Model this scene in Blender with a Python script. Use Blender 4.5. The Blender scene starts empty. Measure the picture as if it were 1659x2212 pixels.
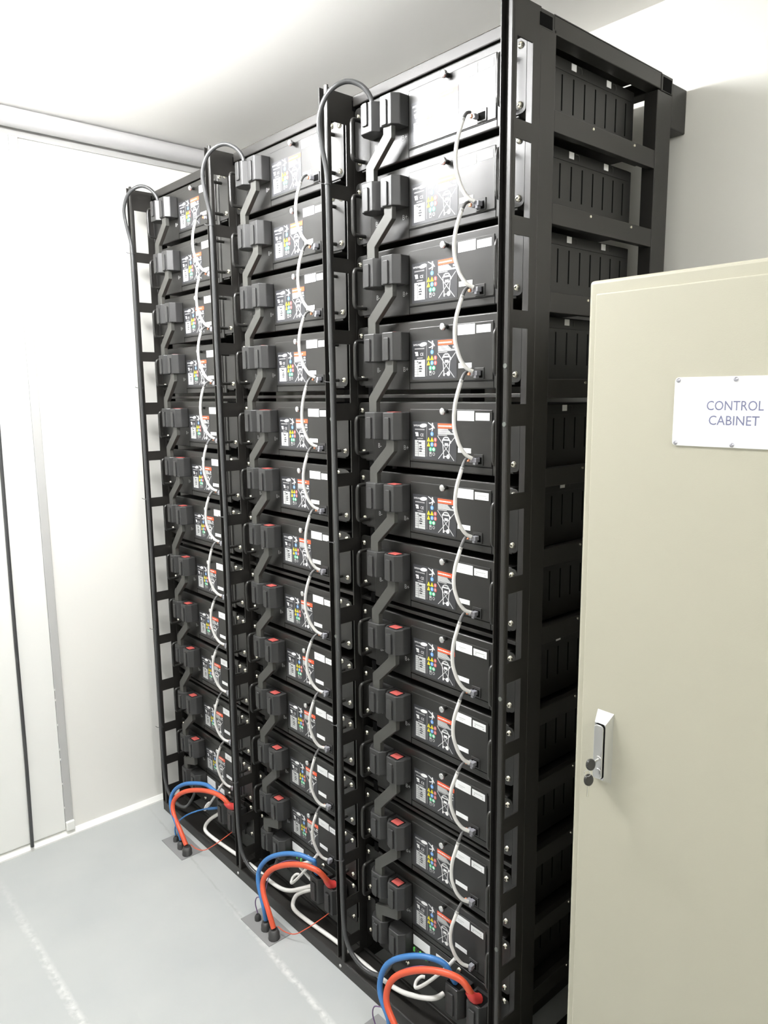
import bpy, bmesh, math, random
from mathutils import Vector, Matrix

random.seed(7)
SC = bpy.context.scene
COL = SC.collection
ZO = 2.362            # height of the measuring zero above the floor
CEIL = 0.350 + ZO
RZ = [0.0432, -0.1395, -0.3211, -0.5048, -0.7018, -0.8855, -1.0687, -1.2677,
      -1.4521, -1.6342, -1.8291, -2.0126, -2.1575]      # module rows, tray last
RZ = [z + ZO for z in RZ]
BAYX = [-1.2, -0.6, 0.0]
POSTX = [-1.512, -0.912, -0.312, 0.280]
WALL_X, BACK_Y, FRONT_Y, RIGHT_X = -1.63, 0.61, -1.74, 3.3

# ------------------------------------------------------------------ materials
def mat(name, col, rough=0.5, metal=0.0, spec=0.5, bump=0.0, bscale=200.0, var=0.0, vscale=8.0, coat=0.0, trans=0.0):
    m = bpy.data.materials.new(name); m.use_nodes = True
    nt = m.node_tree; b = nt.nodes['Principled BSDF']
    b.inputs['Base Color'].default_value = (*col, 1)
    b.inputs['Roughness'].default_value = rough
    b.inputs['Metallic'].default_value = metal
    b.inputs['Specular IOR Level'].default_value = spec
    b.inputs['Coat Weight'].default_value = coat
    b.inputs['Transmission Weight'].default_value = trans
    if var or bump:
        tc = nt.nodes.new('ShaderNodeTexCoord')
    if var:
        n = nt.nodes.new('ShaderNodeTexNoise'); n.inputs['Scale'].default_value = vscale; n.inputs['Detail'].default_value = 4
        r = nt.nodes.new('ShaderNodeMapRange')
        r.inputs['To Min'].default_value = 1 - var; r.inputs['To Max'].default_value = 1 + var
        x = nt.nodes.new('ShaderNodeMix'); x.data_type = 'RGBA'; x.blend_type = 'MULTIPLY'; x.inputs[0].default_value = 1
        x.inputs[6].default_value = (*col, 1)
        nt.links.new(tc.outputs['Object'], n.inputs['Vector']); nt.links.new(n.outputs['Fac'], r.inputs['Value'])
        nt.links.new(r.outputs[0], x.inputs[7]); nt.links.new(x.outputs[2], b.inputs['Base Color'])
    if bump:
        n = nt.nodes.new('ShaderNodeTexNoise'); n.inputs['Scale'].default_value = bscale; n.inputs['Detail'].default_value = 2
        bp = nt.nodes.new('ShaderNodeBump'); bp.inputs['Strength'].default_value = bump; bp.inputs['Distance'].default_value = 0.001
        nt.links.new(tc.outputs['Object'], n.inputs['Vector']); nt.links.new(n.outputs['Fac'], bp.inputs['Height'])
        nt.links.new(bp.outputs[0], b.inputs['Normal'])
    return m

def emis(name, col, s):
    m = bpy.data.materials.new(name); m.use_nodes = True
    nt = m.node_tree; nt.nodes.clear()
    e = nt.nodes.new('ShaderNodeEmission'); e.inputs[0].default_value = (*col, 1); e.inputs[1].default_value = s
    o = nt.nodes.new('ShaderNodeOutputMaterial'); nt.links.new(e.outputs[0], o.inputs[0])
    return m

M = {}
M['wall'] = mat('wall_paint', (0.735, 0.725, 0.680), 0.55, var=0.015, vscale=3, bump=0.05)
M['endwall'] = mat('end_wall_panel', (0.84, 0.83, 0.79), 0.55, var=0.015, vscale=3, bump=0.05)
M['frontwall'] = mat('front_wall_panel', (0.48, 0.48, 0.46), 0.6, var=0.015, vscale=3, bump=0.05)
M['ceiling'] = mat('ceiling_paint', (0.92, 0.91, 0.885), 0.6)
M['trim'] = mat('white_trim', (0.86, 0.86, 0.83), 0.45)
M['greytrim'] = mat('grey_gasket', (0.47, 0.47, 0.46), 0.6)
M['pipe'] = mat('white_pipe', (0.46, 0.455, 0.46), 0.30)
M['rack'] = mat('black_rack_paint', (0.014, 0.0130, 0.0115), 0.42, bump=0.08, bscale=900)
M['module'] = mat('black_module_paint', (0.0125, 0.0122, 0.0110), 0.405, spec=0.52, bump=0.06, bscale=700)
M['cover'] = mat('black_cover_paint', (0.0115, 0.0113, 0.0102), 0.40, spec=0.52, bump=0.04, bscale=700)
M['groove'] = mat('dark_groove', (0.004, 0.004, 0.004), 0.8, spec=0.05)
M['handle'] = mat('black_handle', (0.020, 0.0195, 0.018), 0.33)
M['plug'] = mat('black_plug_plastic', (0.026, 0.026, 0.026), 0.40)
M['strap'] = mat('grey_black_strap', (0.048, 0.048, 0.043), 0.46)
M['nickel'] = mat('nickel_screw', (0.80, 0.77, 0.66), 0.22, metal=1.0)
M['clipgrey'] = mat('clip_grey', (0.10, 0.11, 0.10), 0.5)
M['clipsteel'] = mat('dull_screw', (0.45, 0.45, 0.50), 0.35, metal=1.0)
M['steel'] = mat('steel', (0.75, 0.75, 0.75), 0.25, metal=1.0)
M['chrome'] = mat('chrome', (0.86, 0.87, 0.90), 0.10, metal=1.0)
M['white'] = mat('print_white', (0.82, 0.82, 0.82), 0.45)
M['grey'] = mat('print_grey', (0.36, 0.36, 0.36), 0.5)
M['lgrey'] = mat('print_light_grey', (0.52, 0.53, 0.53), 0.5)
M['label'] = mat('label_black_film', (0.030, 0.031, 0.035), 0.40)
M['red'] = mat('print_red', (0.80, 0.105, 0.035), 0.45)
M['dred'] = mat('print_dull_red', (0.45, 0.09, 0.08), 0.45)
M['yellow'] = mat('print_yellow', (0.78, 0.66, 0.02), 0.45)
M['blue'] = mat('print_blue', (0.10, 0.30, 0.68), 0.45)
M['green'] = mat('print_green', (0.08, 0.50, 0.25), 0.45)
M['sticker'] = mat('white_sticker', (0.84, 0.85, 0.86), 0.4)
M['redplug'] = mat('red_plug_inner', (0.40, 0.075, 0.065), 0.5)
M['cable'] = mat('black_cable_jacket', (0.050, 0.051, 0.052), 0.30)
M['wcable'] = mat('white_cable_jacket', (0.78, 0.77, 0.74), 0.45)
M['boot'] = mat('dark_grey_sleeve', (0.10, 0.10, 0.10), 0.5)
M['clear'] = mat('clear_plug', (0.33, 0.33, 0.36), 0.15, coat=0.6)
M['copper'] = mat('orange_contact', (0.75, 0.30, 0.16), 0.4)
M['redcable'] = mat('red_cable_jacket', (0.60, 0.085, 0.035), 0.42)
M['redboot'] = mat('red_heat_shrink', (0.60, 0.05, 0.045), 0.45)
M['bluecable'] = mat('blue_cable_jacket', (0.040, 0.160, 0.40), 0.42)
M['gland'] = mat('black_gland', (0.035, 0.035, 0.035), 0.45)
M['fplate'] = mat('grey_gland_plate', (0.225, 0.225, 0.225), 0.5)
M['cabinet'] = mat('cream_powder_coat', (0.435, 0.420, 0.338), 0.42, bump=0.10, bscale=500)
M['sign'] = mat('sign_white', (0.90, 0.90, 0.91), 0.35)
M['signtext'] = mat('sign_text_blue_grey', (0.17, 0.18, 0.29), 0.5)
M['keyblack'] = mat('key_black_plastic', (0.03, 0.03, 0.028), 0.3)
M['greenled'] = mat('green_terminal', (0.15, 0.65, 0.12), 0.45)
M['lamp'] = mat('lamp_housing', (0.85, 0.85, 0.85), 0.4)
M['tube'] = emis('fluorescent_tube', (0.985, 0.985, 0.985), 238.0)
M['tube2'] = emis('fluorescent_tube_dim', (0.985, 0.985, 0.985), 138.0)

def floor_material():
    m = bpy.data.materials.new('grey_floor_sheet'); m.use_nodes = True
    nt = m.node_tree; L = nt.links.new; N = nt.nodes.new
    b = nt.nodes['Principled BSDF']; b.inputs['Roughness'].default_value = 0.42
    tc = N('ShaderNodeTexCoord'); sp = N('ShaderNodeSeparateXYZ'); L(tc.outputs['Object'], sp.inputs[0])
    n1 = N('ShaderNodeTexNoise'); n1.inputs['Scale'].default_value = 2.2; n1.inputs['Detail'].default_value = 5
    L(tc.outputs['Object'], n1.inputs['Vector'])
    base = N('ShaderNodeValToRGB'); base.color_ramp.elements[0].color = (0.385, 0.402, 0.402, 1); base.color_ramp.elements[1].color = (0.45, 0.465, 0.455, 1)
    base.color_ramp.elements[0].position = 0.3; base.color_ramp.elements[1].position = 0.7
    L(n1.outputs['Fac'], base.inputs[0])
    n2 = N('ShaderNodeTexNoise'); n2.inputs['Scale'].default_value = 45; n2.inputs['Detail'].default_value = 4
    L(tc.outputs['Object'], n2.inputs['Vector'])
    n3 = N('ShaderNodeTexNoise'); n3.inputs['Scale'].default_value = 6; n3.inputs['Detail'].default_value = 2
    L(tc.outputs['Object'], n3.inputs['Vector'])
    def math_(op, a, b_, clamp=False):
        x = N('ShaderNodeMath'); x.operation = op; x.use_clamp = clamp
        for k, v in enumerate((a, b_)):
            if hasattr(v, 'is_linked') or hasattr(v, 'links'): L(v, x.inputs[k])
            else: x.inputs[k].default_value = v
        return x.outputs[0]
    def band(y0, slope, width):
        d = math_('ADD', math_('ADD', sp.outputs['Y'], -y0), math_('MULTIPLY', sp.outputs['X'], -slope))
        d = math_('ADD', d, math_('MULTIPLY', math_('ADD', n2.outputs['Fac'], -0.5), 0.014))
        d = math_('ABSOLUTE', d, 0)
        r = N('ShaderNodeMapRange'); r.inputs['From Min'].default_value = width; r.inputs['From Max'].default_value = width * 0.1
        L(d, r.inputs['Value']); return r.outputs[0]
    def ramp(src, a, b_):
        r = N('ShaderNodeMapRange'); r.inputs['From Min'].default_value = a; r.inputs['From Max'].default_value = b_
        L(src, r.inputs['Value']); return r.outputs[0]
    patch = ramp(n2.outputs['Fac'], 0.36, 0.60)
    b1 = math_('MULTIPLY', band(-0.232, -0.068, 0.015), math_('MULTIPLY', patch, ramp(sp.outputs['X'], -0.95, -0.45)))
    b2 = math_('MULTIPLY', band(-0.735, 0.0, 0.018), math_('MULTIPLY', patch, math_('MULTIPLY', ramp(sp.outputs['X'], -1.6, -0.8), 0.9)))
    white = math_('MAXIMUM', b1, b2)
    # darker, thin line where the sheet joint is bare
    dk = math_('MULTIPLY', band(-0.232, -0.068, 0.006), math_('MULTIPLY', ramp(sp.outputs['X'], -0.45, -0.85), ramp(n3.outputs['Fac'], 0.35, 0.6)))
    mx = N('ShaderNodeMix'); mx.data_type = 'RGBA'; mx.inputs[7].default_value = (0.83, 0.83, 0.80, 1)
    L(base.outputs[0], mx.inputs[6]); L(math_('MULTIPLY', white, 0.50), mx.inputs[0])
    mx2 = N('ShaderNodeMix'); mx2.data_type = 'RGBA'; mx2.inputs[7].default_value = (0.30, 0.30, 0.29, 1)
    L(mx.outputs[2], mx2.inputs[6]); L(math_('MULTIPLY', dk, 0.5), mx2.inputs[0])
    L(mx2.outputs[2], b.inputs['Base Color'])
    return m
M['floor'] = floor_material()

# ------------------------------------------------------------------ mesh builder
TEXTS = {}
def text_mesh(s, size, bold=0.0):
    k = (s, size, bold)
    if k not in TEXTS:
        c = bpy.data.curves.new('lettering', 'FONT'); c.body = s; c.size = size; c.resolution_u = 3; c.offset = bold
        o = bpy.data.objects.new('lettering', c); COL.objects.link(o)
        me = bpy.data.meshes.new_from_object(o)
        TEXTS[k] = ([v.co.copy() for v in me.vertices], [list(p.vertices) for p in me.polygons])
        bpy.data.objects.remove(o); bpy.data.curves.remove(c); bpy.data.meshes.remove(me)
    return TEXTS[k]

def catmull(pts, n=6):
    P = [Vector(p) for p in pts]
    P = [P[0] * 2 - P[1]] + P + [P[-1] * 2 - P[-2]]
    out = []
    for i in range(1, len(P) - 2):
        for k in range(n):
            t = k / n
            a, b, c, d = P[i - 1], P[i], P[i + 1], P[i + 2]
            out.append(0.5 * ((2 * b) + (c - a) * t + (2 * a - 5 * b + 4 * c - d) * t * t + (3 * b - a - 3 * c + d) * t ** 3))
    out.append(P[-2]); return out

class MB:
    def __init__(s): s.v = []; s.f = []; s.m = []; s.sm = []
    def raw(s, vs, fs, mi=0, smooth=False):
        o = len(s.v); s.v += [tuple(x) for x in vs]
        for f in fs: s.f.append([o + i for i in f]); s.m.append(mi); s.sm.append(smooth)
        return s
    def bm(s, bm, mi=0, smooth=False):
        bm.verts.index_update()
        s.raw([v.co for v in bm.verts], [[v.index for v in f.verts] for f in bm.faces], mi, smooth); bm.free(); return s
    def box(s, x0, x1, y0, y1, z0, z1, mi=0, bev=0.0, seg=2):
        bm = bmesh.new()
        bmesh.ops.create_cube(bm, size=1, matrix=Matrix.Translation(((x0 + x1) / 2, (y0 + y1) / 2, (z0 + z1) / 2)) @ Matrix.Diagonal((abs(x1 - x0), abs(y1 - y0), abs(z1 - z0), 1)))
        if bev: bmesh.ops.bevel(bm, geom=bm.edges[:], offset=bev, segments=seg, profile=0.5, affect='EDGES')
        return s.bm(bm, mi, False)
    def prism(s, pts, a0, a1, axis='y', mi=0, bev=0.0, seg=2):
        """pts: 2-D outline; axis y -> (x,z), axis z -> (x,y), axis x -> (y,z)"""
        def P(p, a):
            return {'y': (p[0], a, p[1]), 'z': (p[0], p[1], a), 'x': (a, p[0], p[1])}[axis]
        bm = bmesh.new()
        A = [bm.verts.new(P(p, a0)) for p in pts]; B = [bm.verts.new(P(p, a1)) for p in pts]
        n = len(pts)
        bm.faces.new(A); bm.faces.new(B[::-1])
        for i in range(n): bm.faces.new((A[i], B[i], B[(i + 1) % n], A[(i + 1) % n]))
        bmesh.ops.recalc_face_normals(bm, faces=bm.faces[:])
        if bev: bmesh.ops.bevel(bm, geom=bm.edges[:], offset=bev, segments=seg, profile=0.5, affect='EDGES')
        return s.bm(bm, mi)
    def rrect(s, x0, x1, z0, z1, r, a0, a1, axis='y', mi=0, bev=0.0, corners=(1, 1, 1, 1)):
        pts = []
        for (cx, cz, a), on in zip(((x1 - r, z1 - r, 0), (x0 + r, z1 - r, 90), (x0 + r, z0 + r, 180), (x1 - r, z0 + r, 270)), corners):
            if on:
                for k in range(5):
                    t = math.radians(a + k * 22.5); pts.append((cx + r * math.cos(t), cz + r * math.sin(t)))
            else:
                pts.append((cx + (r if a in (0, 270) else -r), cz + (r if a in (0, 90) else -r)))
        return s.prism(pts, a0, a1, axis, mi, bev)
    def lathe(s, prof, origin, direction, mi=0, seg=16):
        """prof: list of (distance along direction, radius)"""
        d = Vector(direction).normalized(); up = Vector((0, 0, 1)) if abs(d.z) < .9 else Vector((1, 0, 0))
        u = d.cross(up).normalized(); w = d.cross(u); o = Vector(origin)
        vs = []; fs = []
        for (t, r) in prof:
            for k in range(seg):
                a = 2 * math.pi * k / seg; vs.append(o + d * t + u * (r * math.cos(a)) + w * (r * math.sin(a)))
        for i in range(len(prof) - 1):
            for k in range(seg):
                a, b = i * seg + k, i * seg + (k + 1) % seg
                fs.append((a, b, b + seg, a + seg))
        s.raw(vs, fs, mi, True)
        s.raw([vs[k] for k in range(seg)], [list(range(seg))[::-1]], mi); s.raw(vs[-seg:], [list(range(seg))], mi)
        return s
    def cyl(s, p0, p1, r, mi=0, seg=16):
        p0 = Vector(p0); p1 = Vector(p1); return s.lathe([(0, r), ((p1 - p0).length, r)], p0, p1 - p0, mi, seg)
    def tube(s, pts, r, mi=0, seg=10, smooth=6, r1=None, flat=1.0):
        P = catmull(pts, smooth) if smooth else [Vector(p) for p in pts]
        vs = []; fs = []; n = len(P); prev = None
        for i, p in enumerate(P):
            t = (P[min(i + 1, n - 1)] - P[max(i - 1, 0)]).normalized()
            if prev is None:
                ref = Vector((0, 1, 0)) if abs(t.y) < .9 else Vector((1, 0, 0)); u = t.cross(ref).normalized()
            else:
                u = (prev - t * prev.dot(t)).normalized()
            prev = u; w = t.cross(u)
            rr = r if r1 is None else r + (r1 - r) * i / (n - 1)
            for k in range(seg):
                a = 2 * math.pi * k / seg; vs.append(p + u * (rr * math.cos(a)) + w * (rr * flat * math.sin(a)))
        for i in range(n - 1):
            for k in range(seg):
                a, b = i * seg + k, i * seg + (k + 1) % seg; fs.append((a, b, b + seg, a + seg))
        s.raw(vs, fs, mi, True)
        s.raw(vs[:seg], [list(range(seg))[::-1]], mi); s.raw(vs[-seg:], [list(range(seg))], mi)
        return s
    def disc(s, x, z, r, y0, y1, mi=0, seg=14, rz=None):
        rz = rz or r
        return s.prism([(x + r * math.cos(2 * math.pi * k / seg), z + rz * math.sin(2 * math.pi * k / seg)) for k in range(seg)], y0, y1, 'y', mi)
    def line(s, x0, z0, x1, z1, w, y0, y1, mi=0):
        d = Vector((x1 - x0, z1 - z0)).normalized(); nx, nz = -d.y * w / 2, d.x * w / 2
        return s.prism([(x0 + nx, z0 + nz), (x1 + nx, z1 + nz), (x1 - nx, z1 - nz), (x0 - nx, z0 - nz)], y0, y1, 'y', mi)
    def text(s, body, size, x, y, z, mi=0, width=None, bold=0.0):
        vs, fs = text_mesh(body, size, bold)
        k = 1.0
        if width:
            w = max(v.x for v in vs) - min(v.x for v in vs); k = width / w
        x0 = min(v.x for v in vs)
        return s.raw([(x + (v.x - x0) * k, y - v.z, z + v.y) for v in vs], fs, mi)
    def build(s, name, mats, parent=None, loc=(0, 0, 0)):
        me = bpy.data.meshes.new(name); me.from_pydata(s.v, [], s.f)
        if not isinstance(mats, (list, tuple)): mats = [mats]
        for m in mats: me.materials.append(m if not isinstance(m, str) else M[m])
        me.polygons.foreach_set('material_index', s.m); me.polygons.foreach_set('use_smooth', s.sm)
        me.update()
        o = bpy.data.objects.new(name, me); COL.objects.link(o); o.location = loc
        if parent: o.parent = parent
        return o

def tag(o, label=None, cat=None, group=None, kind=None):
    if label: o['label'] = label
    if cat: o['category'] = cat
    if group: o['group'] = group
    if kind: o['kind'] = kind
    return o
def empty(name, loc=(0, 0, 0)):
    o = bpy.data.objects.new(name, None); o.empty_display_size = 0.05; COL.objects.link(o); o.location = loc; return o
def struct(o): o['kind'] = 'structure'; return o
def copy_tree(o, parent=None):
    c = o.copy(); COL.objects.link(c)
    if parent: c.parent = parent
    for ch in list(o.children): copy_tree(ch, c)
    return c

# ------------------------------------------------------------------ room shell
struct(MB().box(WALL_X - .1, RIGHT_X + .1, FRONT_Y - .1, BACK_Y + .1, -.1, 0).build('floor', 'floor'))
struct(MB().box(WALL_X - .1, RIGHT_X + .1, FRONT_Y - .1, BACK_Y + .1, CEIL, CEIL + .1).build('ceiling', 'ceiling'))
struct(MB().box(WALL_X - .1, WALL_X, FRONT_Y, BACK_Y, 0, CEIL).build('wall_left', 'endwall'))
struct(MB().box(RIGHT_X, RIGHT_X + .1, FRONT_Y, BACK_Y, 0, CEIL).build('wall_right', 'wall'))
struct(MB().box(WALL_X - .1, RIGHT_X + .1, BACK_Y, BACK_Y + .1, 0, CEIL).build('wall_back', 'wall'))
struct(MB().box(WALL_X - .1, RIGHT_X + .1, FRONT_Y - .1, FRONT_Y, 0, CEIL).build('wall_front', 'frontwall'))
struct(MB().prism([(WALL_X, 0), (WALL_X + .020, 0), (WALL_X + .020, .006), (WALL_X + .004, .022), (WALL_X, .022)], FRONT_Y, BACK_Y, 'y').build('baseboard_left', 'trim'))
# white door leaf with its grey gasket strip on the end wall
d = struct(MB().box(WALL_X, WALL_X + .012, -1.25, -.4575, .030, CEIL - .085, 0, .002).build('door_1', 'trim'))
t = MB().box(WALL_X, WALL_X + .010, -.4565, -.425, .034, CEIL - .085, 0, .002)
for k in range(7):
    zz = .12 + k * .082 + (k % 3) * .02
    t.box(WALL_X + .008, WALL_X + .0122, -.4575, -.4545, zz, zz + .007, 1)
t.box(WALL_X, WALL_X + .022, -.456, -.424, .024, .062, 1, .003)
struct(t.build('trim_1', ['greytrim', 'trim']))
struct(MB().box(WALL_X, WALL_X + .008, FRONT_Y, BACK_Y, CEIL - .088, CEIL - .02, 0, .002).build('trim_2', 'greytrim'))
# round white pipe under the ceiling
p = MB().cyl((WALL_X + .041, FRONT_Y, CEIL - .036), (WALL_X + .041, BACK_Y, CEIL - .036), .032, 0, 28)
p = p.build('ceiling_pipe', 'pipe'); tag(p, 'round white pipe running under the ceiling along the end wall', 'pipe')
c = MB().tube([(WALL_X + .022, -.578, CEIL - .07), (WALL_X + .024, -.572, 1.9), (WALL_X + .022, -.575, 1.47), (WALL_X + .021, -.580, .9), (WALL_X + .022, -.582, .4), (WALL_X + .024, -.588, .02)], .0065, 0, 10, 8)
tag(c.build('hanging_cable', 'cable'), 'black cable hanging straight down the white end wall', 'cable')

# ------------------------------------------------------------------ ceiling lamps
def lamp(x0, x1, y, m, label):
    r = empty('ceiling_light', ((x0 + x1) / 2, y, CEIL)); tag(r, label, 'ceiling light')
    h = (x1 - x0) / 2
    MB().box(-h, h, -.035, .035, -.048, -.0005, 0, .004).build('housing', 'lamp', r)
    for s in (-1, 1):
        MB().cyl((-h + .02, s * .024, -.078), (h - .02, s * .024, -.078), .013, 0, 14).build('fluorescent_tube', m, r)
        for e in (-1, 1):
            MB().box(e * h - (.018 if e > 0 else 0), e * h + (.018 if e < 0 else 0), s * .024 - .010, s * .024 + .010, -.090, -.047, 0, .002).build('tube_holder', 'lamp', r)
lamp(-1.29, -.02, -.69, 'tube', 'twin tube ceiling light over the aisle near the end wall')
lamp(1.55, 2.82, -.69, 'tube2', 'twin tube ceiling light over the aisle behind the camera')

# ------------------------------------------------------------------ battery rack
rack = empty('battery_rack', (0, 0, 0))
tag(rack, 'tall black three bay steel rack full of battery modules', 'rack')
PB = .040   # top of plinth
for xb in POSTX:
    MB().box(xb - .036, xb - .0005, .006, .058, PB, ZO + .098, 0, .002).build('front_post', 'rack', rack)
    MB().box(xb - .036, xb - .0005, .465, .533, PB, ZO + .085, 0, .002).build('rear_post', 'rack', rack)
    b = MB().box(xb - .036, xb - .0005, .050, .478, ZO + .0885, ZO + .1235, 0, .002)
    b.build('side_beam', 'rack', rack)
    e = MB().box(xb - .038, xb + .0003, .004, .049, ZO + .089, ZO + .1245, 0, .002)
    e.box(xb - .030, xb + .0009, .0015, .042, ZO + .092, ZO + .116, 1)
    e.build('corner_block', ['rack', 'groove'], rack)
    e = MB().box(xb - .038, xb + .0003, .479, .533, ZO + .0855, ZO + .1245, 0, .002)
    e.box(xb - .030, xb + .0009, .486, .527, ZO + .088, ZO + .118, 1)
    e.build('corner_block', ['rack', 'groove'], rack)
for i in range(3):
    MB().box(POSTX[i], POSTX[i + 1] - .039, .004, .05, ZO + .1005, ZO + .1285, 0, .003).build('front_beam', 'rack', rack)
    MB().box(POSTX[i], POSTX[i + 1] - .039, .484, .53, ZO + .093, ZO + .1235, 0, .003).build('rear_beam', 'rack', rack)
MB().box(.238, .2785, .5335, .608, ZO + .012, ZO + .1165, 0, .003).build('wall_bracket', 'rack', rack)
MB().box(-1.545, -1.505, .5335, .608, ZO + .012, ZO + .1165, 0, .003).build('wall_bracket', 'rack', rack)
MB().box(-1.545, .2785, .051, .483, ZO + .1245, ZO + .1265).build('roof_sheet', 'rack', rack)
for xb in POSTX[1:3]:
    MB().lathe([(0, .0050), (.002, .0046), (.003, .002)], (xb - .020, -.080, .018), (0, -1, 0), 0, 12).build('anchor_bolt', 'greytrim', rack)
# plinth
pl = MB()
pl.box(-1.545, .280, -.080, -.077, 0.0, PB - .0005, 0, .001)
pl.box(-1.545, .280, -.077, .0, PB - .004, PB - .001, 0, .001)
pl.box(-1.545, .280, -.004, .004, PB - .001, PB + .008, 0, .001)
pl.box(-1.545, .280, .45, .53, 0, PB - .001, 0, .002)
for xb in POSTX: pl.box(xb - .036, xb - .001, .0, .46, 0, PB - .002, 0, .001)
pl.build('plinth', 'rack', rack)
MB().box(.2805, .5050, -.02, .533, .0003, .006, 0, .001).build('floor_shade_sheet', 'rack', rack)  # black sheet added on the floor as the deep shade beside the cabinet
# cable combs: a slotted side plate with a folded front lip, one at each post
rungs = [RZ[i] + .025 for i in range(1, 13)] + [RZ[12] - .105]
hw = [.018] * 14
for i in (4, 7, 10): hw[i - 1] = .023
for n, xb in enumerate(POSTX):
    x0, x1 = xb - .003, xb
    m = MB()
    zt = ZO + .126
    m.box(x0, x1, -.076, -.068, PB, zt); m.box(x0, x1, -.019, .0055, PB, zt)
    m.box(x0, x1, -.068, -.019, RZ[0] + .010, zt)
    for zc, h in zip(rungs, hw): m.box(x0, x1, -.068, -.019, zc - h, zc + h)
    m.box(x0, x1, -.068, -.019, PB, PB + .02)
    # folded lip: rounded nose, flat face, return edge
    pts = [(xb, -.074), (xb - .0010, -.0785), (xb - .0035, -.0800), (xb - .0110, -.0800), (xb - .0140, -.0785), (xb - .0150, -.0760), (xb - .0150, -.0655), (xb - .0300, -.0655),
           (xb - .0300, -.0800), (xb - .0320, -.0800), (xb - .0320, -.0635), (xb - .0120, -.0635), (xb - .0120, -.0740), (xb - .0100, -.0765), (xb - .0040, -.0765), (xb - .003, -.074)]
    m.prism(pts, PB, zt + (.010 if n < 3 else .03), 'z')
    comb = m.build('cable_comb', 'rack', rack)
    for zz in (-.575, -.695, -1.30, -1.92):
        MB().disc(xb - .0075, ZO + zz, .0050, -.0820, -.0798, 0, 12).build('comb_clip', 'clipgrey', comb)
# shelf bars in the three wide gaps, and the end rails under the modules
for i in (3, 6, 9):
    for k in range(3):
        zc = (RZ[i] - .116 + RZ[i + 1] + .052) / 2
        MB().box(POSTX[k], POSTX[k + 1] - .037, .008, .06, zc - .005, zc + .004, 0, .001).build('shelf_bar', 'rack', rack)
for i in range(12):
    r = MB()
    r.box(.262, .2785, .0585, .4645, RZ[i] - .138, RZ[i] - .096, 0, .001)
    r.box(.226, .262, .0585, .4645, RZ[i] - .1215, RZ[i] - .1185)
    rl = r.build('side_rail', 'rack', rack)
    for yy in (.20, .37):
        MB().lathe([(0, .0035), (.002, .003)], (.2785, yy, RZ[i] - .104), (1, 0, 0), 0, 10).build('rail_screw', 'nickel', rl)
for i in range(12):        # the same rails on the inner posts carry only a ledge
    pass

# ------------------------------------------------------------------ module parts
def screw_mesh(r=.0066):
    m = MB().lathe([(0, r * 1.12), (.0008, r * 1.12), (.0012, r), (.0035, r), (.0050, r * .62), (.0052, r * .3)], (0, 0, 0), (0, -1, 0), 0, 14)
    m.box(-r * .45, r * .45, -.0056, -.0050, -.0006, .0006, 1); m.box(-.0006, .0006, -.0056, -.0050, -r * .45, r * .45, 1)
    return m
SCREW = screw_mesh().build('screw', ['nickel', 'groove']); SCREW_ME = SCREW.data; bpy.data.objects.remove(SCREW)
def screw(parent, x, y, z, rot=0):
    o = bpy.data.objects.new('screw', SCREW_ME); COL.objects.link(o); o.parent = parent; o.location = (x, y, z); o.rotation_euler = (0, rot, 0); return o

def module_case():
    m = MB()
    m.box(-.285, .226, .0095, .450, -.108, .045, 0, .002)                   # body
    m.box(-.246, .1865, .0022, .012, -.116, .052, 0, .0035, 3)             # front plate
    m.rrect(.184, .2455, -.103, .043, .012, .0058, .0092, 'y', 0, .0008, (1, 0, 0, 1))    # right flange
    m.rrect(-.306, -.244, -.103, .050, .012, .0058, .0092, 'y', 0, .0008, (0, 1, 1, 0))   # left flange
    for x in (-.1005, .1725): m.box(x - .0009, x + .0009, .0018, .0025, -.1155, .028, 1)
    m.box(-.1, .172, .0018, .0025, -.0990, -.0972, 1)
    m.box(-.265, -.2475, .0050, .0060, -.136, -.108, 1)                      # dark notch under the left flange
    # side: a seam near the top and seven slots
    m.box(.2255, .2275, .062, .438, .020, .044, 0, .0006)
    for k in range(8):
        y = .155 + k * .043
        if y < .44: m.box(.2255, .2264, y - .0022, y + .0022, -.062, .012, 1)
    return m
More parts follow.
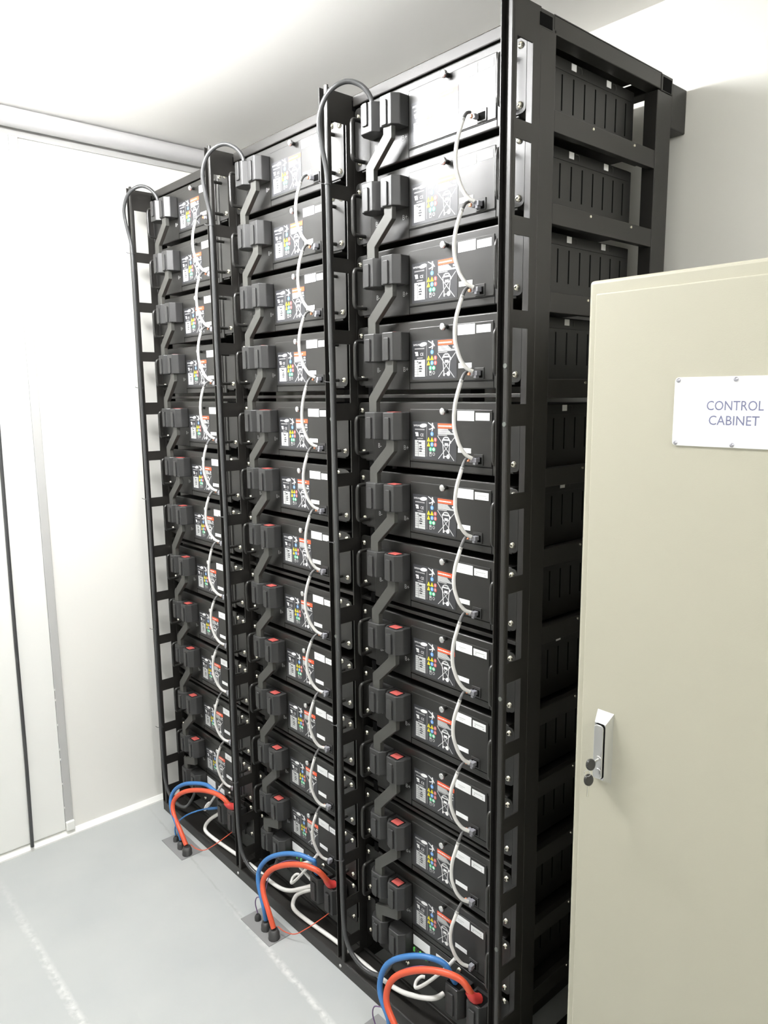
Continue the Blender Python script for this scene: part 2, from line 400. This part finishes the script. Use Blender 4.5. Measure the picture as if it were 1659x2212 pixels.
def rating_label(parent):
    """pictograms and print of the dark label, laid on the cover"""
    W, G, R_, DR, Y, B, GR, LB, LG = range(9)
    a, b = -.0006, -.0003
    m = MB()
    m.rrect(-.089, .062, -.0905, .003, .002, -.0003, .0003, 'y', LB)
    # maker's line and oval mark
    m.text('SAMSUNG', .0064, -.0845, a, -.0088, W, .0235)
    n = 18; ca, sa = math.cos(.12), math.sin(.12)
    m.prism([(-.0500 + .0125 * math.cos(2 * math.pi * k / n) * ca - .0048 * math.sin(2 * math.pi * k / n) * sa,
              -.0065 + .0125 * math.cos(2 * math.pi * k / n) * sa + .0048 * math.sin(2 * math.pi * k / n) * ca) for k in range(n)], a, b, 'y', W)
    x = -.080
    while x < -.046:
        w = random.uniform(.001, .0026); m.box(x, x + w, a, b, -.0178, -.0148, G); x += w + .0008
    m.prism([(-.0795, -.0235), (-.0690, -.0235), (-.0672, -.0335), (-.0765, -.0335)], a, b, 'y', W)
    m.text('RU', .0062, -.0775, -.0010, -.0312, LB)
    m.text('CE', .0098, -.0605, a, -.0333, W)
    m.box(-.072, -.052, a, b, -.0398, -.0378, G)
    # rating table: grey block with rules and entries
    m.box(-.0805, -.0440, a, b, -.0840, -.0430, LG)
    for k in range(1, 7): m.box(-.0800, -.0445, -.0009, a, -.0430 - k * .0058, -.0426 - k * .0058, LB)
    m.box(-.0685, -.0681, -.0009, a, -.0838, -.0432, LB)
    for (x0, x1, z) in ((-.066, -.057, -.0500), (-.063, -.056, -.0585), (-.065, -.054, -.0640), (-.064, -.056, -.0700), (-.071, -.069, -.047)):
        m.box(x0, x1, -.0010, a, z - .0022, z + .0010, LB)
    m.box(-.0385, -.0376, a, b, -.0825, -.0075, G)
    # running figure
    m.disc(-.0185, -.0015, .0024, a, b, W, 10)
    m.prism([(-.0215, -.0045), (-.0165, -.0035), (-.0150, -.0110), (-.0190, -.0125)], a, b, 'y', W)
    m.line(-.0205, -.0055, -.0285, -.0010, .0022, a, b, W); m.line(-.0330, .0010, -.0290, -.0012, .0016, a, b, W)
    m.line(-.0165, -.0050, -.0110, -.0125, .0022, a, b, W)
    m.line(-.0180, -.0115, -.0260, -.0150, .0026, a, b, W); m.line(-.0260, -.0150, -.0305, -.0150, .0020, a, b, W)
    m.line(-.0165, -.0115, -.0200, -.0195, .0026, a, b, W)
    def tri(x, z): m.prism([(x - .0055, z - .0050), (x + .0055, z - .0050), (x, z + .0058)], a, b, 'y', Y); m.line(x, z - .003, x, z + .002, .0009, -.0009, a, LB)
    def dot(x, z, mi, ink): m.disc(x, z, .0054, a, b, mi, 14, .0054); m.line(x, z - .003, x, z + .003, .0016, -.0009, a, ink)
    dot(-.0200, -.0262, B, W)
    tri(-.0318, -.0400); tri(-.0200, -.0400); dot(-.0085, -.0400, DR, W)
    tri(-.0318, -.0522); dot(-.0200, -.0520, B, W); dot(-.0085, -.0522, DR, W)
    dot(-.0250, -.0640, GR, W); dot(-.0140, -.0640, GR, W); m.disc(-.0140, -.0640, .0036, -.0009, a, W, 12)
    m.box(-.0290, -.0215, a, b, -.0815, -.0705, G); m.box(-.0275, -.0230, -.0009, a, -.0800, -.0760, LB)
    m.disc(-.0140, -.0755, .0042, a, b, G); m.disc(-.0140, -.0755, .0024, -.0009, a, LB)
    # red headline and grey fine print
    m.box(0, .0603, a, b, -.0116, 0, R_)
    x = .002
    for w in (.003, .004, .003, .0015, .0055, .005, .004, .005, .003):
        m.box(x, x + w, -.0009, a, -.0075, -.0045, W); x += w + .0012
    for k in range(6):
        z = -.0137 - k * .0023; m.box(.0005, (.0340, .0365, .0400, .0430, .0570, .0585)[k], a, b, z - .0008, z + .0008, LG)
    m.box(.0485, .0565, a, b, -.0195, -.0150, W)
    m.box(.0005, .031, a, b, -.0292, -.0272, G)
    # crossed-out bin
    m.line(-.001, -.0300, .0540, -.0880, .0016, a, b, LG); m.line(.0570, -.0310, .0020, -.0860, .0016, a, b, LG)
    m.line(.0160, -.0410, .0205, -.0790, .0016, -.0008, b, W); m.line(.0405, -.0410, .0370, -.0740, .0016, -.0008, b, W); m.line(.0205, -.0790, .0330, -.0790, .0014, -.0008, b, W)
    m.line(.0145, -.0400, .0415, -.0400, .0018, -.0008, b, W)
    m.prism([(.0160, -.0390), (.0405, -.0390), (.0370, -.0340), (.0330, -.0315), (.0240, -.0315), (.0190, -.0340)], -.0008, b, 'y', LG)
    m.box(.0225, .0345, -.0012, -.0008, -.0372, -.0345, LB); m.box(.0410, .0440, -.0008, b, -.0470, -.0415, W)
    m.box(.0235, .0345, -.0008, b, -.0530, -.0470, W)
    m.disc(.0350, -.0790, .0054, -.0010, b, W); m.box(.0185, .0225, -.0008, b, -.0840, -.0780, W)
    return m.build('rating_label', ['white', 'grey', 'red', 'dred', 'yellow', 'blue', 'green', 'label', 'lgrey'], parent)

def handle(parent, x):
    y = .0058
    pts = [(x, y, .0115), (x, -.020, .0115), (x, -.0295, .0095), (x, -.0335, .0015), (x, -.0340, -.010), (x, -.0340, -.064), (x, -.0335, -.0755), (x, -.0295, -.0835), (x, -.020, -.0855), (x, y, -.0855)]
    return MB().tube(pts, .0050, 0, 12, 4).build('handle', 'handle', parent)

def make_module():
    r = empty('battery_module')
    case = module_case().build('case', ['module', 'groove'], r)
    for y in (.195, .335):
        MB().box(.2275, .2285, y - .009, y + .009, .028, .042).build('latch_tag', 'white', case)
        MB().tube([(.2283, y + .013, .040), (.2283, y + .026, .0405), (.2283, y + .029, .036), (.2283, y + .029, .028)], .0009, 0, 6, 2).build('latch_spring', 'strap', case)
    cov = MB().box(-.0988, .1708, .0002, .0040, -.0962, .0340, 0, .0014).build('cover_panel', 'cover', r)
    rating_label(cov)
    s = MB().box(.064, .117, -.0005, .0002, .008, .031, 0); s.box(.074, .097, -.0007, -.0005, .0185, .0200, 1); s.box(.076, .090, -.0007, -.0005, .0145, .0155, 1)
    s.build('serial_sticker', ['sticker', 'lgrey'], cov)
    s = MB().box(.1215, .1635, -.0005, .0002, .0095, .0270, 0); s.box(.1275, .157, -.0007, -.0005, .0185, .0205, 1); s.box(.1275, .131, -.0007, -.0005, .0135, .0165, 1); s.box(.154, .1575, -.0007, -.0005, .0125, .0155, 1)
    s.build('barcode_sticker', ['sticker', 'lgrey'], cov)
    MB().box(.067, .108, -.0005, .0002, -.0675, -.0560).build('port_sticker', 'sticker', cov)
    p = MB().box(.118, .146, -.0020, .0010, -.094, -.068, 0, .0008); p.box(.1215, .1425, -.0023, -.0019, -.0905, -.0745, 1)
    p.build('data_port', ['plug', 'groove'], cov)
    k = MB().lathe([(0, .0052), (.010, .0048), (.0102, .0062)], (.0300, .0002, .0295), (0, -1, 0), 1, 14)
    k.lathe([(0, .0062), (.0006, .0082), (.0078, .0082), (.0088, .0072), (.0088, .003)], (.0300, -.0100, .0295), (0, -1, 0), 0, 16)
    k.build('thumbscrew', ['steel', 'handle'], cov)
    for x in (-.2715, .2045): handle(r, x)
    screw(r, -.2935, .0058, .0285, .4); screw(r, -.288, .0058, -.0835, .9); screw(r, .2305, .0058, .0285, .2); screw(r, .2305, .0058, -.0860, 1.1)
    screw(r, .1955, .0058, .0345, .6)
    for body, x, z in (('B-', -.2235, -.0690), ('B+', -.1235, -.0700)):
        MB().text(body, .0170, x, .0016, z).build('terminal_marking', 'lgrey', r)
    return r

ORD = ['topmost', 'second from top', 'third from top', 'fourth from top', 'fifth from top', 'sixth from top', 'seventh from top', 'eighth from top',
       'ninth from top', 'tenth from top', 'eleventh from top', 'bottom']
CN = ['left', 'middle', 'right']
ORDN = ['first', 'second', 'third', 'fourth', 'fifth', 'sixth', 'seventh', 'eighth', 'ninth', 'tenth', 'eleventh', 'twelfth']
proto = make_module()
for c in range(3):
    for i in range(12):
        o = proto if (c, i) == (0, 0) else copy_tree(proto)
        o.location = (BAYX[c], 0, RZ[i])
        extra = ''
        if (c, i) == (2, 0): extra = ', washed out by glare'
        elif i in (3, 6, 9): extra = ', above a wide gap'
        elif i in (4, 7, 10): extra = ', below a wide gap'
        tag(o, f'black battery module, {ORD[i]} in the {CN[c]} column{extra}', 'battery', 'battery modules in the rack')

# ------------------------------------------------------------------ plugs and jumper straps
def plug_mesh(flip=False):
    """one moulded plug, local centre at x=0 on the module face, z from -.044 to .026"""
    z0, z1 = -.044, .026
    out = [(-.0320, .0015), (.0320, .0015), (.0320, -.0270), (.0195, -.0455), (-.0195, -.0455), (-.0320, -.0270)]
    m = MB().prism(out, z0, z1, 'z', 0, .0022, 2)
    if not flip: m.rrect(-.0105, .0075, z0 + .001, .013, .003, -.0500, -.0440, 'y', 0, .0015)
    else: m.rrect(-.0105, .0075, -.028, z1 - .001, .003, -.0500, -.0440, 'y', 0, .0015)
    return m
PLUG_ME = plug_mesh(); _p = PLUG_ME.build('plug', 'plug'); PLUG_ME = _p.data; bpy.data.objects.remove(_p)
_p = plug_mesh(True).build('plug', 'plug'); PLUGF_ME = _p.data; bpy.data.objects.remove(_p)
def plug(parent, x, z, me=None, y=.0):
    o = bpy.data.objects.new('plug', me or PLUG_ME); COL.objects.link(o); o.parent = parent; o.location = (x, y, z); return o
XM, XP = -.2025, -.1320       # centres of minus and plus plugs
CAPM = MB().box(-.0150, .0150, -.0355, -.0120, 0, .0012, 1, .0004)
CAPM.box(-.0190, .0190, -.0385, -.0085, -.0003, .0004, 0)
_p = CAPM.build('red_insert', ['groove', 'redplug']); CAP_ME = _p.data; bpy.data.objects.remove(_p)
def ribbon(pts, w):
    """flat strip outline from a centre line in (x,z)"""
    P = [Vector(p) for p in pts]; Lf = []; Rt = []
    for i, p in enumerate(P):
        ds = []
        if i: ds.append((P[i] - P[i - 1]).normalized())
        if i < len(P) - 1: ds.append((P[i + 1] - P[i]).normalized())
        d = sum(ds, Vector((0, 0))).normalized(); nrm = Vector((-d.y, d.x))
        k = w / 2 / max(.4, nrm.dot(Vector((-ds[0].y, ds[0].x))))
        Lf.append(p + nrm * k); Rt.append(p - nrm * k)
    return [tuple(p) for p in Lf + Rt[::-1]]
STRAPS = {}
for c in range(3):
    for i in range(12):
        drop = RZ[i] - RZ[i + 1]
        r = empty('jumper_strap', (BAYX[c], 0, RZ[i]))
        a = f'{ORDN[i]} module' if i < 11 else 'bottom module'
        b_ = f'{ORDN[i + 1]}' if i < 11 else 'the control tray'
        tag(r, f'grey jumper strap linking {a} down to {b_}, {CN[c]} column', 'cable connector', 'jumper straps between modules')
        pp = plug(r, XP, 0); pm = plug(r, XM, -drop)
        o = bpy.data.objects.new('red_insert', CAP_ME); COL.objects.link(o); o.parent = pp; o.location = (0, 0, .0258)
        key = round(drop, 4)
        if key not in STRAPS:
            zt = -drop + .022
            STRAPS[key] = MB().prism(ribbon([(XP + .001, -.042), (XP + .001, -.066), (XM + .006, zt + .036), (XM + .006, zt)], .029), -.0400, -.0260, 'y', 0, .0012).build('strap', 'strap', r)
        else:
            s = STRAPS[key].copy(); COL.objects.link(s); s.parent = r

# ------------------------------------------------------------------ control trays at the rack foot
def make_tray():
    r = empty('control_tray')
    b = MB().box(-.285, .226, .0095, .42, -.105, .022, 0, .002)
    b.box(-.246, .1865, .0022, .012, -.110, .026, 0, .003)
    b.rrect(.184, .2455, -.103, .025, .010, .0058, .0092, 'y', 0, .0008, (1, 0, 0, 1)); b.rrect(-.306, -.244, -.103, .025, .010, .0058, .0092, 'y', 0, .0008, (0, 1, 1, 0))
    b.build('case', 'module', r)
    s = MB().box(-.096, -.030, .0014, .0022, -.014, .016, 0); s.build('white_sticker', 'sticker', r)
    s = MB().box(-.006, .040, .0014, .0022, -.010, .010, 0); s.build('white_sticker', 'sticker', r)
    t = MB()
    for k in range(8): t.box(-.094 + k * .008, -.088 + k * .008, -.002, .0022, -.034, -.022, k % 3 == 0 and 1 or 0, .0006)
    t.build('terminal_block', ['strap', 'greenled'], r)
    MB().box(.022, .052, -.004, .0022, -.040, -.024, 0, .001).build('data_port', 'plug', r)
    for x, z in ((-.151, .006), (.080, .014), (-.294, .020), (-.290, -.085), (.2305, .020), (.2305, -.085), (.045, -.06), (-.12, -.09)): screw(r, x, .0022 if -.24 < x < .18 else .0058, z, x * 9)
    for k in (0, 1):
        for z0 in ((0,)):
            pass
    for x in (.1020, .1755):
        p = MB().prism([(-.030, .0), (.030, .0), (.030, -.035), (.020, -.056), (-.020, -.056), (-.030, -.035)], -.075, .010, 'z', 0, .0022)
        p.rrect(-.010, .010, -.070, -.006, .003, -.061, -.054, 'y', 0, .0015)
        p.box(-.022, .022, -.048, -.012, .0096, .0106, 1)
        p.build('output_socket', ['plug', 'groove'], r).location = (x, .002, 0)
    plug(r, XP, 0).location.y = .0022
    return r
tray = make_tray()
for c in range(3):
    o = tray if c == 0 else copy_tree(tray)
    o.location = (BAYX[c], 0, RZ[12])
    tag(o, f'black control tray at the foot of the {CN[c]} module column', 'control unit', 'control trays at the rack foot')

# ------------------------------------------------------------------ white data cables from module to module
PATH = [(.118, -.022, .108), (.118, -.030, .104), (.1185, -.036, .098), (.118, -.041, .088), (.114, -.0455, .068), (.1075, -.0475, .045), (.104, -.048, .026),
        (.1015, -.047, .006), (.102, -.045, -.016), (.107, -.0385, -.044), (.113, -.033, -.060), (.120, -.027, -.071), (.129, -.019, -.077)]
for c in range(3):
    for i in range(1, 13):
        dz = RZ[i - 1] - RZ[i]
        r = empty('data_cable', (BAYX[c], 0, RZ[i] if i < 12 else RZ[11]))
        if i < 12:
            tag(r, f'white data cable looping from {ORDN[i - 1]} to {ORDN[i]} module, {CN[c]} column', 'cable', 'white data cables down the columns')
            k = random.uniform(-.006, .005) - (.004 if i > 6 else 0); kk = random.uniform(-.006, .006)
            P = []
            for j, (x, y, z) in enumerate(PATH):
                w = math.sin(math.pi * j / (len(PATH) - 1)); top = max(0, (z - .0) / .108)
                P.append((x + k * w, y - .004 * w, z + (dz - .1835) * top + kk * w))
            MB().tube(P[3:], .0045, 0, 10, 5).build('sheath', 'wcable', r)
            MB().tube([P[0], P[1], P[2], P[3], [(P[3][q] * .7 + P[4][q] * .3) for q in range(3)]], .0032, 0, 8, 4, .0047).build('sleeve', 'boot', r)
            e = P[-1]
            q = MB().box(.1265, .1385, -.017, -.0028, -.0860, -.0755, 0, .0012); q.box(.129, .136, -.0175, -.006, -.0915, -.0860, 0, .0008)
            q.build('clear_plug', 'clear', r)
            q = MB().box(.1165, .1250, -.016, -.003, dz - .0870, dz - .0775, 0, .001)
            q.box(.1115, .1185, -.0190, -.010, dz - .0850, dz - .0780, 1, .001)
            q.build('clear_plug', ['clear', 'copper'], r)
        else:
            # tail from the bottom module's tray to a hook
            tag(r, f'short white cable hooking below the bottom module, {CN[c]} column', 'cable', 'short white cables at the rack foot')
            z = lambda v: v + ZO - RZ[11]
            P = [(.094, -.030, z(-2.083)), (.082, -.038, z(-2.104)), (.060, -.042, z(-2.135)), (.020, -.046, z(-2.186)), (-.008, -.048, z(-2.218)), (-.030, -.048, z(-2.240)),
                 (-.042, -.044, z(-2.246)), (-.045, -.036, z(-2.236)), (-.036, -.028, z(-2.222)), (-.028, -.020, z(-2.222))]
            MB().tube(P, .0047, 0, 10, 6).build('sheath', 'wcable', r)

# ------------------------------------------------------------------ black power cables over the combs
for c in range(3):
    r = empty('power_cable', (BAYX[c], 0, ZO))
    tag(r, f'black power cable looping over the comb left of the {CN[c]} column', 'cable', 'black power cables on the combs')
    P = [(-.2025, -.024, .066), (-.2035, -.026, .082), (-.2095, -.034, .100), (-.2230, -.046, .1165), (-.2440, -.065, .1255), (-.2640, -.086, .117), (-.2850, -.101, .096),
         (-.3020, -.108, .064), (-.3090, -.108, .031), (-.3090, -.101, -.011), (-.3095, -.093, -.045), (-.3070, -.0885, -.080), (-.3050, -.0880, -.153), (-.3050, -.0880, -.30),
         (-.3060, -.0880, -.45), (-.3030, -.0880, -.60), (-.3015, -.0880, -.75), (-.2990, -.0880, -.92), (-.2965, -.0880, -1.10), (-.2980, -.0880, -1.35), (-.3010, -.0880, -1.50),
         (-.3070, -.0880, -1.70), (-.3080, -.0880, -1.90), (-.3060, -.0880, -2.08), (-.3020, -.0880, -2.17), (-.2900, -.0860, -2.235), (-.2600, -.0800, -2.275),
         (-.2150, -.0700, -2.293), (-.1700, -.0600, -2.283), (-.1420, -.0480, -2.245), (-.1330, -.0320, -2.2050)]
    MB().tube(P, .0062, 0, 12, 5).build('sheath', 'cable', r)
    g = plug(r, XM, RZ[0] - ZO, PLUGF_ME)
    for k, zz in enumerate((-.105, -.60, -1.03, -1.56, -1.98)):
        x = -.3055 + (.003 if zz < -.5 else 0) - (.003 if zz < -1.5 else 0)
        t = MB().lathe([(0, .0076), (.004, .0076)], (x, -.0880, zz), (0, 0, 1), 0, 14); t.tube([(x - .004, -.094, zz + .002), (x - .010, -.100, zz + .003), (x - .016, -.103, zz + .006)], .0012, 0, 6, 2)
        t.box(x - .016, x + .004, -.0805, -.0795, zz, zz + .004)
        t.build('cable_tie', 'cable', r)

# ------------------------------------------------------------------ red and blue output cables, thin wires, floor glands
RED = {0: [(.012, -.155, -2.325), (-.034, -.155, -2.283), (-.092, -.150, -2.250), (-.114, -.142, -2.217), (-.098, -.130, -2.180), (-.052, -.115, -2.146), (.006, -.098, -2.123), (.060, -.081, -2.111), (.113, -.066, -2.108), (.150, -.058, -2.116), (.170, -.050, -2.136)],
       1: [(.016, -.155, -2.325), (-.011, -.155, -2.279), (-.046, -.150, -2.237), (-.057, -.142, -2.200), (-.026, -.130, -2.152), (.038, -.115, -2.109), (.106, -.098, -2.083), (.152, -.080, -2.084), (.166, -.065, -2.102), (.172, -.055, -2.120), (.1745, -.045, -2.138)],
       2: [(.016, -.155, -2.325), (.001, -.155, -2.277), (-.033, -.153, -2.240), (-.044, -.148, -2.211), (-.037, -.140, -2.174), (-.013, -.130, -2.141), (.031, -.115, -2.109), (.079, -.098, -2.088), (.122, -.080, -2.082), (.148, -.066, -2.090), (.163, -.057, -2.108), (.1735, -.048, -2.134)]}
for c in range(3):
    base = RED[c]
    r = empty('red_output_cable', (BAYX[c], 0, ZO))
    tag(r, f'thick red cable arching from floor gland to the {CN[c]} control tray', 'cable', 'red cables at the rack foot')
    MB().tube(base, .0086, 0, 14, 6).build('sheath', 'redcable', r)
    e = Vector(base[-1]); d = (e - Vector(base[-3])).normalized(); e2 = Vector((.1755, -.032, -2.1475))
    bt = MB().tube([e - d * .020, e - d * .004, (e + e2) / 2, e2], .0098, 0, 12, 4, .0150)
    bt.build('red_boot', 'redboot', r)
    r = empty('blue_output_cable', (BAYX[c], 0, ZO))
    tag(r, f'thick blue cable arching from floor gland to the {CN[c]} control tray', 'cable', 'blue cables at the rack foot')
    B0 = [(-.034, -.152, -2.325)]
    sh = {0: -.018, 1: -.028, 2: -.026}[c]
    for j, (x, y, z) in enumerate(base[1:8]):
        f = j / 6; B0.append((x + sh - .012 * f, y - .001 + .014 * f, z + .006 + .010 * math.sin(math.pi * f) + .002 * f))
    lx, ly, lz = B0[-1]
    B0 += [((lx + .100) / 2 + .012, -.060, max(lz - .008, -2.112)), (.1000, -.046, -2.126), (.1010, -.036, -2.1445)]
    MB().tube(B0, .0076, 0, 14, 6).build('sheath', 'bluecable', r)
    # thin wires
    w = MB().tube([(.012, -.137, -2.33), (.040, -.128, -2.338), (.075, -.112, -2.334), (.105, -.086, -2.310), (.135, -.058, -2.278), (.160, -.030, -2.248), (.168, -.006, -2.2325)], .0016, 0, 6, 5)
    w = w.build('thin_red_wire', 'redcable', None, (BAYX[c], 0, ZO)); tag(w, f'thin red wire curving up from floor gland to the {CN[c]} control tray', 'wire', 'thin red wires at the rack foot')
    if c == 0:
        w = MB().tube([(-.0915, -.148, -2.335), (-.098, -.146, -2.310), (-.090, -.138, -2.285), (-.058, -.118, -2.250), (-.015, -.092, -2.222), (.022, -.066, -2.206), (.052, -.040, -2.200)], .0030, 0, 8, 5)
        w.tube([(.026, -.0635, -2.2052), (.052, -.040, -2.200), (.066, -.0055, -2.1975)], .0055, 1, 8, 3)
        w = w.build('blue_wire', ['bluecable', 'bluecable'], None, (BAYX[c], 0, ZO)); tag(w, 'slim blue wire rising from the small gland under the left column', 'wire')
    else:
        w = MB().tube([(-.0915, -.148, -2.335), (-.100, -.150, -2.305), (-.094, -.148, -2.280), (-.066, -.146, -2.262), (-.051, -.140, -2.235), (-.044, -.132, -2.195), (-.020, -.120, -2.142), (.030, -.104, -2.104), (.066, -.086, -2.096), (.084, -.064, -2.112), (.094, -.048, -2.130), (.096, -.036, -2.146)], .0018, 0, 6, 5)
        w = w.build('thin_violet_wire', mat('violet_wire_jacket', (.16, .09, .20), .45), None, (BAYX[c], 0, ZO)); tag(w, f'thin violet wire looping beside the blue cable of the {CN[c]} column', 'wire')
    # gland plate
    g = empty('gland_plate', (BAYX[c], 0, 0)); tag(g, f'grey floor plate with three black cable glands below the {CN[c]} column', 'cable gland', 'gland plates on the floor')
    MB().box(-.135, .038, -.188, -.100, 0, .0022, 0, .0006).build('plate', 'fplate', g)
    for x, y, rr, h in ((.017, -.155, .018, .034), (-.035, -.152, .016, .030)):
        m = MB().lathe([(.002, rr * 1.05), (.008, rr * 1.05), (.009, rr), (h * .7, rr), (h * .74, rr * .92), (h, rr * .78), (h, rr * .60)], (x, y, 0), (0, 0, 1), 0, 12)
        m.build('gland', 'gland', g)
    MB().lathe([(.002, .011), (.014, .011), (.020, .008), (.022, .006)], (-.0915, -.148, 0), (0, 0, 1), 0, 12).build('gland', 'gland', g)
    if c == 0:
        o = MB().box(.070, .082, -.010, .002, -2.190, -2.182, 0, .001).build('terminal_clip', 'greenled', None, (BAYX[c], 0, ZO))
        tag(o, 'small green terminal clip on the left control tray', 'clip')

# white trunk cables lying along the plinth
def trunk(pts, label, r=.0068):
    o = MB().tube([(x, y, z + ZO) for x, y, z in pts], r, 0, 12, 7).build('trunk_cable', 'wcable'); tag(o, label, 'cable', 'white trunk cables along the plinth')
trunk([(-1.135, -.012, -2.214), (-1.150, -.038, -2.229), (-1.196, -.048, -2.268), (-1.216, -.058, -2.2995), (-1.198, -.064, -2.3135), (-1.130, -.063, -2.3140), (-1.030, -.054, -2.3145), (-.940, -.046, -2.3145), (-.850, -.043, -2.3143), (-.770, -.043, -2.3130), (-.700, -.046, -2.300), (-.640, -.048, -2.274), (-.590, -.044, -2.243), (-.555, -.030, -2.222), (-.545, -.011, -2.217)],
      'white trunk cable along the plinth from left tray to middle tray')
trunk([(-.540, -.012, -2.232), (-.560, -.036, -2.236), (-.604, -.046, -2.270), (-.616, -.056, -2.300), (-.596, -.064, -2.3130), (-.530, -.062, -2.3140), (-.430, -.052, -2.3145), (-.340, -.046, -2.3145), (-.250, -.044, -2.3140), (-.170, -.044, -2.312), (-.100, -.046, -2.298), (-.040, -.048, -2.272), (.010, -.044, -2.248), (.030, -.030, -2.240), (.034, -.011, -2.238)],
      'white trunk cable along the plinth from middle tray to right tray')
o = MB().tube([(x - .6, y, z + ZO) for x, y, z in ((.085, -.040, -2.098), (.060, -.046, -2.120), (.025, -.050, -2.142), (.012, -.046, -2.158), (.045, -.036, -2.182), (.075, -.026, -2.205))], .0048, 0, 10, 6).build('white_pigtail', 'wcable')
tag(o, 'short folded white pigtail cable beside the middle tray sockets', 'cable')

# ------------------------------------------------------------------ control cabinet
CY = -.150
cab = empty('control_cabinet', (0, 0, 0)); tag(cab, 'tall cream control cabinet standing at the right of the rack', 'cabinet')
CX0, CX1, CZ1 = .512, 1.040, ZO - .4400
MB().box(CX0, CX1, CY + .0025, .56, .0, CZ1, 0, .006, 3).build('body', 'cabinet', cab)
door = MB().box(CX0 + .0165, CX1 - .0125, CY - .0025, CY + .004, .035, CZ1 - .0235, 0, .0022, 3).build('door', 'cabinet', cab)
YD = CY - .0025
def at_y(x, y0, y1, c, hx=1.27641): return x
# chrome swing handle
HX, HZ0, HZ1 = .5790, ZO - 1.343, ZO - 1.207
h = MB()
bo = [(HX - .0165, HZ0), (HX + .0165, HZ0), (HX + .0165, HZ1), (HX - .0165, HZ1)]
fo = [(HX - .0115, HZ0 + .010), (HX + .0105, HZ0 + .010), (HX + .0105, HZ1 - .018), (HX - .0115, HZ1 - .018)]
vs = [(x, YD - .0002, z) for x, z in bo] + [(x, YD - .017, z) for x, z in fo]
h.raw(vs, [(0, 1, 5, 4), (1, 2, 6, 5), (2, 3, 7, 6), (3, 0, 4, 7), (7, 6, 5, 4), (3, 2, 1, 0)])
hh = h.build('handle_housing', 'chrome', door)
l = MB().rrect(HX - .0105, HX + .0085, HZ0 + .012, HZ1 - .020, .006, YD - .0215, YD - .0165, 'y', 0, .0014); l.build('lever', 'steel', hh)
MB().rrect(HX - .0108, HX + .0095, HZ0 + .0112, HZ1 - .0185, .007, YD - .0185, YD - .0160).build('lever_recess', 'groove', hh)
for z in (ZO - 1.292, ZO - 1.316): MB().lathe([(0, .0062), (.0012, .0058)], (HX + .001, YD - .0215, z), (0, -1, 0), 0, 14).build('lock_barrel', 'steel', hh)
# keys: one in the lock, one hanging from the ring
k = empty('key_set', (HX + .001, YD - .022, ZO - 1.292)); tag(k, 'two black headed keys hanging from the cabinet lock', 'keys')
def key(name, o, dirv, length):
    m = MB().lathe([(-.0022, .0085), (-.0014, .0105), (.0014, .0105), (.0022, .0085)], o, (.95, -.22, .22), 0, 18)
    q = Vector(o) + Vector(dirv) * length
    m.tube([Vector(o) + Vector(dirv) * .009, q], .0018, 1, 8, 1)
    return m.build(name, ['keyblack', 'nickel'], k)
MB().tube([(0, .0015, 0), (-.001, -.014, -.002)], .0022, 0, 8, 2).build('key_blade', 'steel', k)
key('key', (-.0015, -.0215, -.0035), (.05, .95, .1), .014)
key('key', (-.0040, -.0225, -.0340), (-.06, .05, -1), .034)
MB().tube([(-.0015, -.0260, -.0125), (-.010, -.0260, -.018), (-.012, -.0255, -.024), (-.004, -.0265, -.026), (.002, -.0265, -.020), (-.0015, -.0260, -.0125)], .0006, 0, 6, 4).build('key_ring', 'steel', k)
# sign plate
sg = MB().rrect(.6805, .8735, ZO - .7165, ZO - .6085, .006, YD - .0022, YD - .0002, 'y', 0, .0006).build('sign_plate', 'sign', cab)
t = MB(); t.text('CONTROL', .0205, .7345, YD - .0024, ZO - .6595, 0, .0855, .0001); t.text('CABINET', .0205, .7390, YD - .0024, ZO - .6820, 0, .0760, .0001); t.build('sign_lettering', 'signtext', sg)
for x in (.6865, .777, .8675):
    for z in (ZO - .6130, ZO - .7120): MB().lathe([(0, .0036), (.0016, .0034), (.0030, .0018)], (x, YD - .0022, z), (0, -1, 0), 0, 12).build('sign_screw', 'clipsteel', sg)

# ------------------------------------------------------------------ camera and view
cam = bpy.data.cameras.new('camera'); co = bpy.data.objects.new('camera', cam); COL.objects.link(co)
R = ((0.662743, 0.748779, -0.010117), (0.110938, -0.111535, -0.987549), (-0.740584, 0.653368, -0.156987))
m = Matrix.Identity(4)
for i in range(3):
    m[i][0] = R[0][i]; m[i][1] = -R[1][i]; m[i][2] = -R[2][i]
m[0][3], m[1][3], m[2][3] = 1.27641, -1.303939, -0.629356 + ZO
co.matrix_world = m
cam.sensor_fit = 'VERTICAL'; cam.sensor_height = 24.0; cam.lens = 24.0 * 1606.690 / 2212.0
cam.clip_start = 0.02; cam.clip_end = 50
SC.camera = co
w = bpy.data.worlds.new('world'); SC.world = w; w.use_nodes = True
w.node_tree.nodes['Background'].inputs[0].default_value = (0.05, 0.05, 0.05, 1)
SC.view_settings.view_transform = 'Standard'; SC.view_settings.look = 'None'; SC.view_settings.gamma = 1.0; SC.view_settings.use_curve_mapping = False
SC.view_settings.exposure = 0.14
SC.cycles.use_denoising = True; SC.cycles.max_bounces = 10; SC.cycles.diffuse_bounces = 6
